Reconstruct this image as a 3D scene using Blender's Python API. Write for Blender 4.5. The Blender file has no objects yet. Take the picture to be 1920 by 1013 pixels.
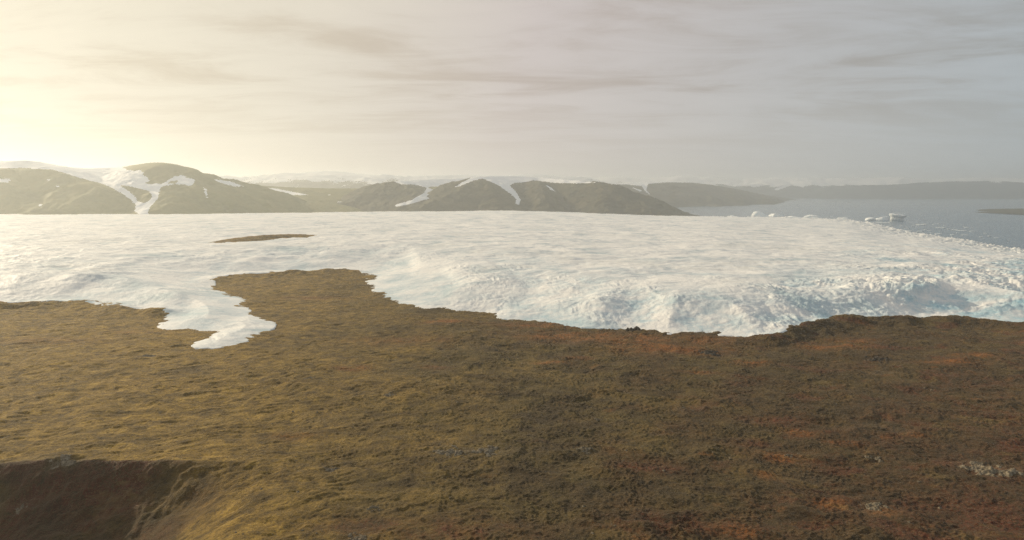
import bpy, math, random
import numpy as np
from mathutils import Vector

R = math.radians
scene = bpy.context.scene
COL = scene.collection

# ------------------------------------------------------------------ camera
CAM_Z = 300.0          # metres above the fjord
F = 1251.0             # focal length in pixels of the 1920 wide photograph
CX, CY, YH = 960.0, 506.5, 352.0
PITCH = math.atan((CY - YH) / F)
cam = bpy.data.cameras.new("camera")
cam.sensor_width = 36.0
cam.lens = 36.0 * F / 1920.0
cam.clip_start = 1.0
cam.clip_end = 300000.0
camo = bpy.data.objects.new("camera", cam)
camo.location = (0, 0, CAM_Z)
camo.rotation_euler = (math.pi / 2 - PITCH, 0, 0)
COL.objects.link(camo)
scene.camera = camo

# ------------------------------------------------------------------ light
SUN_AZ, SUN_EL = R(-53), R(21.5)      # azimuth from +Y (the view direction), negative = left
SUN_DIR = Vector((math.sin(SUN_AZ) * math.cos(SUN_EL), math.cos(SUN_AZ) * math.cos(SUN_EL), math.sin(SUN_EL)))
sl = bpy.data.lights.new("sun", 'SUN')
sl.energy = 3.7
sl.angle = R(0.5)
sl.color = (1.0, 0.84, 0.60)
so = bpy.data.objects.new("sun", sl)
so.rotation_euler = SUN_DIR.to_track_quat('Z', 'Y').to_euler()
so.location = (0, 0, 3000)
COL.objects.link(so)

vs = scene.view_settings
vs.view_transform = 'Standard'
vs.look = 'None'
vs.exposure = 0.12
vs.gamma = 1.0
vs.use_curve_mapping = False
scene.cycles.use_denoising = True
scene.cycles.denoiser = 'OPENIMAGEDENOISE'
scene.cycles.denoising_input_passes = 'RGB_ALBEDO_NORMAL'
scene.cycles.denoising_prefilter = 'NONE'
scene.cycles.use_adaptive_sampling = False
scene.cycles.max_bounces = 6
scene.cycles.volume_bounces = 1

HAZE = 6.2e-5
HAZE_G = 0.62

# ------------------------------------------------------------------ node helper
class NT:
    def __init__(self, tree):
        self.t = tree
        tree.nodes.clear()
    def n(self, typ, ins=None, **props):
        nd = self.t.nodes.new(typ)
        for k, v in props.items():
            setattr(nd, k, v)
        for k, v in (ins or {}).items():
            s = nd.inputs[k]
            if hasattr(v, 'links') or isinstance(v, bpy.types.NodeSocket):
                self.t.links.new(v, s)
            else:
                s.default_value = v
        return nd
    def math(self, op, a, b=0.0, c=None, clamp=False):
        ins = {0: a, 1: b}
        if c is not None:
            ins[2] = c
        return self.n('ShaderNodeMath', ins, operation=op, use_clamp=clamp).outputs[0]
    def vmath(self, op, a, b=(0, 0, 0)):
        nd = self.n('ShaderNodeVectorMath', {0: a, 1: b}, operation=op)
        return nd.outputs['Value'] if op == 'DOT_PRODUCT' else nd.outputs[0]
    def mix(self, fac, a, b, blend='MIX'):
        nd = self.n('ShaderNodeMix', data_type='RGBA', blend_type=blend)
        for sock, v in ((nd.inputs[0], fac), (nd.inputs[6], a), (nd.inputs[7], b)):
            if isinstance(v, bpy.types.NodeSocket):
                self.t.links.new(v, sock)
            else:
                sock.default_value = v if not isinstance(v, tuple) or len(v) == 4 else (*v, 1)
        return nd.outputs[2]
    def noise(self, vec, scale, detail=4, rough=0.55, dist=0.0, mul=None):
        if mul is not None:
            vec = self.vmath('MULTIPLY', vec, mul)
        return self.n('ShaderNodeTexNoise', {'Vector': vec, 'Scale': scale, 'Detail': detail, 'Roughness': rough, 'Distortion': dist}).outputs[0]
    def ss(self, v, lo, hi):
        return self.n('ShaderNodeMapRange', {'Value': v, 'From Min': lo, 'From Max': hi}, interpolation_type='SMOOTHSTEP').outputs[0]
    def ramp(self, fac, stops):
        nd = self.n('ShaderNodeValToRGB', {'Fac': fac})
        el = nd.color_ramp.elements
        while len(el) < len(stops):
            el.new(0.5)
        for e, (p, c) in zip(el, stops):
            e.position = p
            e.color = (*c, 1)
        return nd.outputs[0]

# ------------------------------------------------------------------ sky
world = bpy.data.worlds.new("World")
scene.world = world
world.use_nodes = True
w = NT(world.node_tree)
sky = w.n('ShaderNodeTexSky', sky_type='NISHITA')
sky.sun_disc = False
sky.sun_elevation = SUN_EL
sky.sun_rotation = SUN_AZ
sky.altitude = 300
sky.air_density = 1.0
sky.dust_density = 1.0
sky.ozone_density = 1.0
gdir = w.n('ShaderNodeTexCoord').outputs['Generated']
sep = w.n('ShaderNodeSeparateXYZ', {0: gdir})
cosang = w.vmath('DOT_PRODUCT', gdir, tuple(SUN_DIR))
# a high thin overcast: forward scattering brightens it towards the sun
veil = w.ramp(cosang, [(0.0, (0.37, 0.41, 0.435)), (0.30, (0.435, 0.43, 0.43)), (0.60, (0.55, 0.487, 0.460)), (0.80, (0.66, 0.595, 0.49)), (0.95, (0.70, 0.635, 0.49))])
zc = w.math('ADD', w.math('MAXIMUM', sep.outputs[2], 0.0), 0.07)
uv = w.n('ShaderNodeCombineXYZ', {0: w.math('DIVIDE', sep.outputs[0], zc), 1: w.math('DIVIDE', sep.outputs[1], zc), 2: 3.7}).outputs[0]
c1 = w.noise(uv, 0.55, 9, 0.60, 0.7, (0.6, 1.0, 1.0))
c2 = w.noise(uv, 1.9, 9, 0.64, 1.1, (0.5, 1.0, 1.0))
cl = w.math('ADD', w.math('MULTIPLY', c1, 0.62), w.math('MULTIPLY', c2, 0.38))
dark = w.ss(cl, 0.46, 0.62)
bright = w.ss(cl, 0.50, 0.34)
veil = w.mix(w.math('MULTIPLY', w.math('MULTIPLY', dark, 0.85), w.ss(sep.outputs[2], 0.01, 0.15)), veil, w.mix(1.0, veil, (0.76, 0.70, 0.64), 'MULTIPLY'))
veil = w.mix(w.math('MULTIPLY', w.math('MULTIPLY', bright, 0.5), w.ss(sep.outputs[2], 0.0, 0.10)), veil, w.mix(1.0, veil, (1.10, 1.10, 1.10), 'MULTIPLY'))
veil10 = w.mix(1.0, veil, (10.0, 10.0, 10.0), 'MULTIPLY')
skyc = w.mix(0.94, sky.outputs[0], veil10)
bg = w.n('ShaderNodeBackground', {'Color': skyc, 'Strength': 0.1})
w.n('ShaderNodeOutputWorld', {'Surface': bg.outputs[0]})

# ------------------------------------------------------------------ numpy noise
_g = np.random.default_rng(5)
_ang = _g.random(512) * 2 * np.pi
_GX, _GY = np.cos(_ang).astype(np.float32), np.sin(_ang).astype(np.float32)

def perlin(x, y, seed=0):
    x = np.asarray(x, np.float32); y = np.asarray(y, np.float32)
    xf = np.floor(x); yf = np.floor(y)
    xi = xf.astype(np.int64); yi = yf.astype(np.int64)
    fx = x - xf; fy = y - yf
    u = fx * fx * fx * (fx * (fx * 6 - 15) + 10); v = fy * fy * fy * (fy * (fy * 6 - 15) + 10)
    def g(ix, iy, dx, dy):
        h = (ix * 374761393 + iy * 668265263 + (seed * 974711 + 13) * 1442695) & 0xffffffff
        h = ((h ^ (h >> 13)) * 1274126177) & 0xffffffff
        h = (h ^ (h >> 16)) & 511
        return _GX[h] * dx + _GY[h] * dy
    a = g(xi, yi, fx, fy); b = g(xi + 1, yi, fx - 1, fy)
    c = g(xi, yi + 1, fx, fy - 1); d = g(xi + 1, yi + 1, fx - 1, fy - 1)
    ab = a + u * (b - a); cd = c + u * (d - c)
    return (ab + v * (cd - ab)) * 1.5

def fbm(x, y, seed=0, oct=4, rough=0.5):
    s = 0; a = 1.0; n = 0
    for o in range(oct):
        s = s + a * perlin(x * 2 ** o, y * 2 ** o, seed + o * 17); n += a; a *= rough
    return s / n

def ridged(x, y, seed=0, oct=3, rough=0.5):
    s = 0; a = 1.0; n = 0
    for o in range(oct):
        s = s + a * (1 - 2 * np.abs(perlin(x * 2 ** o, y * 2 ** o, seed + o * 31))); n += a; a *= rough
    return s / n

def sstep(v, a, b):
    t = np.clip((v - a) / (b - a), 0, 1)
    return t * t * (3 - 2 * t)

# ------------------------------------------------------------------ picture <-> world
_cp, _sp = math.cos(PITCH), math.sin(PITCH)
def px_dir(px, py):
    px = np.asarray(px, float); py = np.asarray(py, float)
    a = (px - CX) / F; b = (CY - py) / F
    return a, _cp + b * _sp, -_sp + b * _cp
def px_at_z(px, py, z=0.0):
    x, y, zz = px_dir(px, py)
    t = (z - CAM_Z) / zz
    return x * t, y * t
def px_at_y(px, py, D):
    x, y, z = px_dir(px, py)
    t = D / y
    return x * t, y * t, CAM_Z + z * t
def to_px(x, y, z):
    dz = z - CAM_Z
    fwd = y * _cp - dz * _sp
    up = y * _sp + dz * _cp
    return CX + F * x / fwd, CY - F * up / fwd
def px_on(hfun, px, py, d0=150.0, d1=3000.0, n=2500):
    px = np.atleast_1d(px).astype(float); py = np.atleast_1d(py).astype(float)
    x, y, z = px_dir(px, py)
    t = np.geomspace(d0, d1, n)[None, :]
    X, Y, Z = x[:, None] * t, y[:, None] * t, CAM_Z + z[:, None] * t
    below = Z < hfun(X, Y)
    k = np.where(below.any(1), below.argmax(1), n - 1)
    i = np.arange(len(px))
    return X[i, k], Y[i, k]

def poly_dist(x, y, P, closed=True):
    """unsigned distance to a polyline, arclength of the nearest point, inside flag"""
    x = np.asarray(x, np.float32); y = np.asarray(y, np.float32)
    best = np.full(x.shape, 1e18, np.float32); arc = np.zeros(x.shape, np.float32)
    ins = np.zeros(x.shape, bool); s0 = 0.0
    n = len(P)
    for i in range(n if closed else n - 1):
        ax, ay = P[i]; bx, by = P[(i + 1) % n]
        dx, dy = bx - ax, by - ay
        L2 = dx * dx + dy * dy + 1e-12; L = math.sqrt(L2)
        t = np.clip(((x - ax) * dx + (y - ay) * dy) / L2, 0, 1)
        d2 = (x - ax - t * dx) ** 2 + (y - ay - t * dy) ** 2
        m = d2 < best
        best = np.where(m, d2, best); arc = np.where(m, s0 + t * L, arc)
        if closed and abs(dy) > 1e-9:
            c = ((ay > y) != (by > y)) & (x < (bx - ax) * (y - ay) / dy + ax)
            ins ^= c
        s0 += L
    return np.sqrt(best), arc, ins

def catmull(P, sub=4, closed=False):
    P = np.asarray(P, float); n = len(P); out = []
    for i in range(n - 1):
        p0 = P[max(i - 1, 0)]; p1 = P[i]; p2 = P[i + 1]; p3 = P[min(i + 2, n - 1)]
        for k in range(sub):
            t = k / sub
            out.append(0.5 * (2 * p1 + (p2 - p0) * t + (2 * p0 - 5 * p1 + 4 * p2 - p3) * t * t + (3 * p1 - p0 - 3 * p2 + p3) * t ** 3))
    out.append(P[-1])
    return np.array(out)

# ------------------------------------------------------------------ mesh builders
def grid_mesh(name, X, Y, Z, mat, keep=None, attrs=None, smooth=True):
    nr, nc = X.shape
    idx = np.arange(nr * nc).reshape(nr, nc)
    q = np.stack([idx[:-1, :-1], idx[:-1, 1:], idx[1:, 1:], idx[1:, :-1]], -1).reshape(-1, 4)
    if keep is not None:
        k = keep.reshape(-1)
        q = q[k[q].any(1)]
    co = np.stack([X, Y, Z], -1).reshape(-1, 3).astype(np.float32)
    used = np.zeros(len(co), bool); used[q.ravel()] = True
    remap = np.cumsum(used) - 1
    co = co[used]; q = remap[q]
    # faces upward
    a = co[q[0, 1]] - co[q[0, 0]]; b = co[q[0, 2]] - co[q[0, 0]]
    if a[0] * b[1] - a[1] * b[0] < 0:
        q = q[:, ::-1]
    me = bpy.data.meshes.new(name)
    me.vertices.add(len(co)); me.vertices.foreach_set('co', co.ravel())
    me.loops.add(q.size); me.loops.foreach_set('vertex_index', q.ravel().astype(np.int32))
    me.polygons.add(len(q)); me.polygons.foreach_set('loop_start', np.arange(0, q.size, 4, dtype=np.int32))
    me.polygons.foreach_set('use_smooth', np.full(len(q), smooth))
    for an, av in (attrs or {}).items():
        at = me.attributes.new(an, 'FLOAT', 'POINT')
        at.data.foreach_set('value', np.asarray(av, np.float32).reshape(-1)[used])
    me.update(calc_edges=True)
    me.materials.append(mat)
    o = bpy.data.objects.new(name, me)
    COL.objects.link(o)
    return o

def mesh_obj(name, verts, faces, mat, smooth=True, attrs=None):
    me = bpy.data.meshes.new(name)
    me.from_pydata([tuple(map(float, v)) for v in verts], [], [tuple(map(int, f)) for f in faces])
    me.polygons.foreach_set('use_smooth', [smooth] * len(me.polygons))
    me.update()
    me.materials.append(mat)
    o = bpy.data.objects.new(name, me)
    COL.objects.link(o)
    return o

def structure(o, label=None):
    o['kind'] = 'structure'
    return o
def tag(o, label, cat, group=None, kind=None):
    o['label'] = label; o['category'] = cat
    if group: o['group'] = group
    if kind: o['kind'] = kind
    return o

# ------------------------------------------------------------------ materials
def new_mat(name):
    m = bpy.data.materials.new(name)
    m.use_nodes = True
    return m, NT(m.node_tree)
def attr(t, name):
    return t.n('ShaderNodeAttribute', attribute_name=name).outputs['Fac']
def finish(t, color, rough, bump=None, bstr=0.5, bdist=1.0, spec=0.3, sheen=0.0, extra=None):
    ins = {'Base Color': color, 'Roughness': rough, 'Specular IOR Level': spec}
    if sheen:
        ins['Sheen Weight'] = sheen; ins['Sheen Roughness'] = 0.45; ins['Sheen Tint'] = (1.0, 0.8, 0.5, 1)
    ins.update(extra or {})
    if bump is not None:
        ins['Normal'] = t.n('ShaderNodeBump', {'Height': bump, 'Strength': bstr, 'Distance': bdist}).outputs[0]
    p = t.n('ShaderNodeBsdfPrincipled', ins)
    t.n('ShaderNodeOutputMaterial', {'Surface': p.outputs[0]})

def mat_tundra():
    m, t = new_mat("tundra")
    P = t.n('ShaderNodeTexCoord').outputs['Object']
    gold_grass_glow, rust, red, pale = attr(t, 'gold_grass_glow'), attr(t, 'rust'), attr(t, 'red'), attr(t, 'pale')
    big = t.noise(P, 0.014, 6, 0.66, 0.4)
    mid = t.noise(P, 0.085, 6, 0.68, 0.3)
    fine = t.noise(P, 0.55, 5, 0.72)
    col = t.ramp(t.math('ADD', t.math('MULTIPLY', big, 0.5), t.math('MULTIPLY', mid, 0.5)),
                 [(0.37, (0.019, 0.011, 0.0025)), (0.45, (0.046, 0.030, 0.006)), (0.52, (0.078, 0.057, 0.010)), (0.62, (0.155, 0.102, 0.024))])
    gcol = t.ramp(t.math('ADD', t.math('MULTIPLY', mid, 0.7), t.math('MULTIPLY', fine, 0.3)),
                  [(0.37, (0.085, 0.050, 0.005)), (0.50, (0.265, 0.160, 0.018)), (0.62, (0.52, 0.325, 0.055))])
    dkf = t.math('MULTIPLY', attr(t, 'dark_tone'), 0.88)
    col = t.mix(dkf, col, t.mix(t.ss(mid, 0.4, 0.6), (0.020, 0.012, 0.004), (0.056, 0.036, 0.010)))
    col = t.mix(gold_grass_glow, col, gcol)
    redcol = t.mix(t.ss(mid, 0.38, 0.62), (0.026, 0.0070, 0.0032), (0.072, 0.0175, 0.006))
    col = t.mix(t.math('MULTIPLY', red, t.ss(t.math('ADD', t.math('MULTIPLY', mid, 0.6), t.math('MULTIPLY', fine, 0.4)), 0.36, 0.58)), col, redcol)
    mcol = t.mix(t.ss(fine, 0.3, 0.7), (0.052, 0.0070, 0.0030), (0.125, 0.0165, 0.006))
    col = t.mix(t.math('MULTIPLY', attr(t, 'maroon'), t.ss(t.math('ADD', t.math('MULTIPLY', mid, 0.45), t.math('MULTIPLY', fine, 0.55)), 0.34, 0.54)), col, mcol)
    rcol = t.mix(t.ss(fine, 0.35, 0.65), (0.14, 0.040, 0.006), (0.31, 0.105, 0.014))
    col = t.mix(t.math('MULTIPLY', rust, t.ss(t.math('ADD', t.math('MULTIPLY', mid, 0.3), t.math('MULTIPLY', fine, 0.7)), 0.36, 0.52)), col, rcol)
    col = t.mix(t.math('MULTIPLY', pale, t.ss(fine, 0.45, 0.62)), col, (0.20, 0.165, 0.105))
    tuft = t.noise(P, 0.30, 4, 0.7, 0.5)
    spk = t.math('MULTIPLY', t.ss(t.noise(P, 0.9, 3, 0.6), 0.54, 0.66), t.ss(mid, 0.40, 0.58))
    col = t.mix(t.math('MULTIPLY', spk, 0.55), col, (0.22, 0.160, 0.075))
    blot = t.noise(P, 0.032, 6, 0.7, 0.8, (0.7, 1.0, 1.0))
    col = t.mix(t.math('MULTIPLY', t.ss(blot, 0.50, 0.36), 0.50), col, (0.026, 0.016, 0.006))
    col = t.mix(t.math('MULTIPLY', t.ss(blot, 0.56, 0.68), 0.45), col, (0.20, 0.135, 0.040))
    col = t.mix(t.math('MULTIPLY', t.math('MULTIPLY', t.ss(tuft, 0.50, 0.36), 0.5), t.ss(big, 0.62, 0.40)), col, (0.024, 0.014, 0.006))
    col = t.mix(t.math('MULTIPLY', t.ss(fine, 0.47, 0.34), 0.5), col, (0.022, 0.014, 0.006))
    finish(t, col, 0.85, t.math('ADD', t.math('MULTIPLY', fine, 1.5), t.math('MULTIPLY', t.noise(P, 1.4, 3, 0.65), 0.8)), 1.0, 1.3, 0.2, 0.2)
    return m

def mat_ice():
    m, t = new_mat("glacier_ice")
    P = t.n('ShaderNodeTexCoord').outputs['Object']
    blue, wear = attr(t, 'blue'), attr(t, 'wear')
    n1 = t.noise(P, 0.012, 6, 0.62, 0.6, (0.7, 1.0, 1.0))
    n2 = t.noise(P, 0.05, 5, 0.65, 0.4, (0.6, 1.0, 1.0))
    f = t.noise(P, 0.35, 4, 0.6)
    k = t.math('ADD', t.math('MULTIPLY', n1, 0.68), t.math('MULTIPLY', n2, 0.32))
    col = t.ramp(k, [(0.37, (0.50, 0.575, 0.60)), (0.46, (0.70, 0.72, 0.725)), (0.54, (0.845, 0.84, 0.815))])
    bcol = t.mix(t.ss(f, 0.3, 0.7), (0.30, 0.54, 0.65), (0.54, 0.71, 0.765))
    col = t.mix(t.math('MULTIPLY', blue, t.ss(t.math('ADD', k, t.math('MULTIPLY', blue, 0.1)), 0.66, 0.44)), col, bcol)
    col = t.mix(t.math('MULTIPLY', wear, t.ss(n2, 0.42, 0.62)), col, (0.60, 0.62, 0.60))
    b = t.math('ADD', t.math('MULTIPLY', n2, 4.0), f)
    finish(t, col, 0.62, b, 0.42, 1.5, 0.3)
    return m

def mat_hill(name="hillside", stops=((0.036, 0.036, 0.016), (0.060, 0.055, 0.022), (0.095, 0.075, 0.034))):
    m, t = new_mat(name)
    P = t.n('ShaderNodeTexCoord').outputs['Object']
    snow = attr(t, 'snow')
    n = t.noise(P, 0.004, 6, 0.62, 0.3)
    f = t.noise(P, 0.03, 5, 0.6)
    col = t.ramp(t.math('ADD', t.math('MULTIPLY', n, 0.6), t.math('MULTIPLY', f, 0.4)), [(0.35, stops[0]), (0.5, stops[1]), (0.65, stops[2])])
    s = t.ss(t.math('ADD', snow, t.math('MULTIPLY', t.math('SUBTRACT', f, 0.5), 1.9)), 0.44, 0.56)
    col = t.mix(s, col, (0.80, 0.81, 0.82))
    finish(t, col, 0.85, t.math('ADD', t.math('MULTIPLY', n, 6.0), f), 0.5, 8.0, 0.2)
    return m

def mat_water():
    m, t = new_mat("fjord_water")
    P = t.n('ShaderNodeTexCoord').outputs['Object']
    n = t.math('ADD', t.noise(P, 0.02, 4, 0.6, 0.3), t.math('MULTIPLY', t.noise(P, 0.11, 3, 0.6), 0.6))
    big = t.noise(P, 0.0006, 4, 0.55, 0.5, (0.35, 1.0, 1.0))
    col = t.mix(t.ss(big, 0.35, 0.65), (0.010, 0.068, 0.125), (0.016, 0.085, 0.150))
    finish(t, col, t.math('ADD', 0.14, t.math('MULTIPLY', big, 0.10)), n, 0.85, 2.2, 0.5)
    return m

def mat_berg():
    m, t = new_mat("iceberg_ice")
    P = t.n('ShaderNodeTexCoord').outputs['Object']
    n = t.noise(P, 0.06, 5, 0.6)
    col = t.mix(t.ss(n, 0.38, 0.62), (0.66, 0.75, 0.78), (0.86, 0.85, 0.83))
    finish(t, col, 0.6, n, 0.5, 4.0, 0.3)
    return m

def mat_rock(name, lo, hi):
    m, t = new_mat(name)
    P = t.n('ShaderNodeTexCoord').outputs['Object']
    n = t.noise(P, 0.5, 6, 0.65, 0.4)
    f = t.noise(P, 2.5, 4, 0.6)
    col = t.mix(t.ss(n, 0.35, 0.65), lo, hi)
    col = t.mix(t.ss(f, 0.56, 0.66), col, (0.06, 0.05, 0.03))
    finish(t, col, 0.85, t.math('ADD', n, f), 0.8, 0.5, 0.25)
    return m

M_TUNDRA, M_ICE, M_HILL, M_WATER, M_BERG = mat_tundra(), mat_ice(), mat_hill(), mat_water(), mat_berg()
M_PALE = mat_rock("pale_rock", (0.125, 0.100, 0.065), (0.29, 0.245, 0.175))
M_GLARE_GRASS = mat_hill("glare_grass_hillside", ((0.110, 0.110, 0.026), (0.160, 0.148, 0.036), (0.20, 0.17, 0.05)))  # glare over the left hills painted in as brighter golden grass
M_FAR = mat_hill("far_hazed_hillside", ((0.022, 0.034, 0.036), (0.035, 0.048, 0.048), (0.060, 0.066, 0.060)))  # bluish distance haze painted into the dark hill colour
M_DARK = mat_rock("dark_rock", (0.05, 0.042, 0.032), (0.11, 0.092, 0.07))

# ------------------------------------------------------------------ ground shape
def h_base(x, y):
    """broad shape of the tundra bench, without ridges and small relief"""
    z = 114 + 5.5 * fbm(x / 420, y / 420, 3, 2) + 2.6 * fbm(x / 130 + 7, y / 130, 9, 2)
    z = z + 8 * sstep(y, 900, 1500)
    z = z - 100 * sstep(y, 1500, 2900) - 60 * sstep(y - 0.0 * x, 2900, 4200)
    z = z - 165 * sstep(x - 0.15 * y, 700, 1350) * sstep(y, 300, 1300)
    return z

EDGE_PX = [(-420, 592), (-200, 588), (-60, 584), (0, 582), (60, 577), (130, 574), (200, 580), (260, 588), (305, 592), (301, 603), (292, 613), (330, 620), (395, 622),
           (400, 626), (375, 635), (358, 648), (370, 653), (410, 653), (460, 643), (505, 622), (520, 608), (505, 600), (480, 592), (465, 575),
           (462, 562), (430, 550), (408, 543), (405, 535), (412, 526), (470, 519), (560, 514), (640, 511), (672, 512), (680, 523), (690, 538), (705, 553),
           (735, 566), (760, 574), (800, 580), (850, 585), (905, 588), (930, 597), (1000, 605), (1075, 613), (1110, 617), (1180, 619), (1210, 622),
           (1250, 628), (1290, 626), (1340, 629), (1400, 634), (1440, 636), (1470, 633), (1495, 627), (1503, 620), (1522, 616), (1558, 612),
           (1575, 603), (1650, 605), (1730, 603), (1800, 604), (1860, 609), (1920, 614), (2050, 620)]
ex, ey = px_on(h_base, [p[0] for p in EDGE_PX], [p[1] for p in EDGE_PX])
near_edge = catmull(np.stack([ex, ey], -1), 3)
def uD(u, D): return (u * D, D)
far_edge = [uD(1.12, 1000), uD(1.12, 1400), uD(1.02, 1950), uD(0.90, 2400), uD(0.765, 2950), uD(0.69, 3450), uD(0.62, 4000), uD(0.575, 4650), uD(0.535, 5400), uD(0.50, 6000),
            uD(0.42, 6350), uD(0.34, 6500), uD(0.27, 6600), uD(0.1, 6700), uD(-0.2, 6600), uD(-0.6, 6200), uD(-1.0, 5200), uD(-1.2, 4000), uD(-1.2, 1500)]
ICE_POLY = [tuple(p) for p in near_edge] + far_edge
NEAR_LEN = float(np.sum(np.hypot(*np.diff(near_edge, axis=0).T)))

# low ridges of turf that hide the foot of the ice
RIMS = []
for seg, amp, wid in (([(-420, 592), (-200, 588), (0, 582), (60, 577), (130, 574), (200, 580), (260, 588), (300, 592)], 10.0, 24.0),
                      ([(412, 526), (470, 519), (560, 514), (640, 511), (670, 512)], 8.0, 30.0),
                      ([(1440, 640), (1503, 622), (1522, 616), (1558, 612), (1575, 604), (1650, 605), (1800, 604), (1860, 609), (1920, 614), (2050, 620)], 8.0, 22.0)):
    sx, sy = px_on(h_base, [p[0] for p in seg], [p[1] for p in seg])
    RIMS.append((list(zip(sx, sy)), amp, wid))
hx, hy = px_on(h_base, [-620, -300, 0, 60, 130, 200, 290, 390, 490, 570, 575, 560, 530, 490, 450, 400, 340, -100, -620],
               [856, 862, 874, 870, 869, 868, 868, 869, 871, 874, 890, 915, 950, 985, 1020, 1060, 1120, 1230, 1200])
HOLLOW = list(zip(hx, hy))
ROCKPX = None

def h_large(x, y):
    z = h_base(x, y)
    shp = np.shape(z)
    for P, amp, wid in RIMS:
        d, _, _ = poly_dist(x, y, P, closed=False)
        z = z + amp * np.exp(-(d / wid) ** 2) * (0.8 + 0.5 * perlin(x / 45, y / 45, 77) + 0.13 * perlin(x / 13, y / 13, 78))
    _, _, ins = poly_dist(x, y, HOLLOW)
    top, _, _ = poly_dist(x, y, HOLLOW[:10], closed=False)
    rgt, _, _ = poly_dist(x, y, HOLLOW[9:] + HOLLOW[:1], closed=False)
    d = np.maximum(top + np.minimum(top, 14) * 0.5 * fbm(x / 17, y / 17, 51, 3, 0.6), 0)
    d = d * d / (d + 5.0)
    z = z - 60 * (1 - np.exp(-d * 1.05 / 60)) * np.where(ins, sstep(rgt * (1 + 0.10 * fbm(x / 40, y / 40, 53, 2)), 0, 125), 0)
    z = z + 1.6 * np.exp(-(top / 12) ** 2) * sstep(rgt, 10, 60)
    return z

def h_micro(x, y):
    left = sstep(-x / np.maximum(y, 1), -0.15, 0.45)
    wx = x + 9 * perlin(x / 40, y / 40, 61); wy = y + 9 * perlin(x / 40, y / 40, 62)
    # combed grass: long low ribs running across the slope
    a = R(24)
    u = wx * math.cos(a) + wy * math.sin(a); v = -wx * math.sin(a) + wy * math.cos(a)
    comb = fbm(u / 30, v / 8, 70, 3, 0.55)
    hum = fbm(wx / 11, wy / 11, 80, 4, 0.6)
    hump = ridged(wx / 24, wy / 24, 90, 2)
    z = (0.5 + 1.15 * left) * comb + (1.35 - 0.8 * left) * hum + 0.7 * hump * (1 - 0.6 * left)
    tus = np.maximum(perlin(x / 2.6, y / 2.6, 97), -0.1) * (0.5 + 0.9 * sstep(perlin(x / 28, y / 22, 98), -0.2, 0.35))
    z = z + 0.75 * (1 - 0.7 * left) * tus + (0.5 - 0.2 * left) * fbm(x / 4.6, y / 4.6, 95, 2, 0.7) + 2.0 * fbm(x / 60, y / 60, 99, 2)
    z = z + 2.4 * (1 - 0.3 * left) * ridged(wx / 46 + 0.4 * wy / 46, wy / 38, 101, 2, 0.6) * sstep(perlin(x / 95, y / 80, 102), -0.35, 0.3)
    return z

def tundra_z(x, y):
    din, _, ins = poly_dist(x, y, HOLLOW)
    return h_large(x, y) + h_micro(x, y) * (1 - 0.5 * np.where(ins, sstep(din, 0, 70), 0))

# polar sheet: fine where the photograph looks, coarse behind
def polar(r_segs, a_segs):
    r = np.concatenate([np.geomspace(a, b, n, endpoint=False) for a, b, n in r_segs] + [[r_segs[-1][1]]])
    a = np.concatenate([np.linspace(p, q, n, endpoint=False) for p, q, n in a_segs] + [[a_segs[-1][1]]])
    A, RR = np.meshgrid(np.radians(a), r)
    return RR * np.sin(A), RR * np.cos(A)

X, Y = polar([(3, 280, 40), (280, 1500, 1050), (1500, 8000, 70)], [(-180, -60, 40), (-60, -40, 80), (-40, 40, 1500), (40, 60, 80), (60, 180, 40)])
Z = tundra_z(X, Y)
gx, gy = X.ravel(), Y.ravel()

# plant cover; left glow and right shadow tint are painted into its colour
def spots(x, y, lst):
    """lst: (px, py, half width m, half depth m, strength)"""
    out = np.zeros(np.shape(x), np.float32)
    sx, sy = px_on(h_base, [s[0] for s in lst], [s[1] for s in lst])
    for (p, q, a, b, s), cx, cy in zip(lst, sx, sy):
        d2 = ((x - cx) / a) ** 2 + ((y - cy) / b) ** 2
        out = np.maximum(out, s * np.exp(-d2))
    return out
U = X / np.maximum(Y, 50.0)
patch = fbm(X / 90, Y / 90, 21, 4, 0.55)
gold_grass_glow = np.clip(sstep(-U, -0.10, 0.62) * 0.95 + 0.55 * patch * sstep(-U, -0.5, 0.2), 0, 1)  # warm sun glow painted as golden grass, rising leftward, with patchy variation
gold_grass_glow = gold_grass_glow * np.where(Y > 0, 1, 0)
red = np.clip(sstep(U, -0.05, 0.75) * 0.62 * sstep(-Y, -900, -400) + sstep(U, 0.3, 0.8) * 0.3 + 0.9 * fbm(X / 60, Y / 60, 23, 3) * sstep(U, -0.25, 0.3), 0, 1)  # reddish shadow tint painted into the turf toward the right, plus random patches
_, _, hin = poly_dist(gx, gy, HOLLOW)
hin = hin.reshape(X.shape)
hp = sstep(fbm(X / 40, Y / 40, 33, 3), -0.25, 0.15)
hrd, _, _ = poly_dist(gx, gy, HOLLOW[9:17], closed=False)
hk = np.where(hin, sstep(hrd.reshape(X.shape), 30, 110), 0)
red = np.maximum(red, (0.45 + 0.55 * hp) * hk); gold_grass_glow = gold_grass_glow * (1 - 0.9 * hk)  # hollow gets the painted red shadow tint too, golden tone mostly removed
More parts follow.
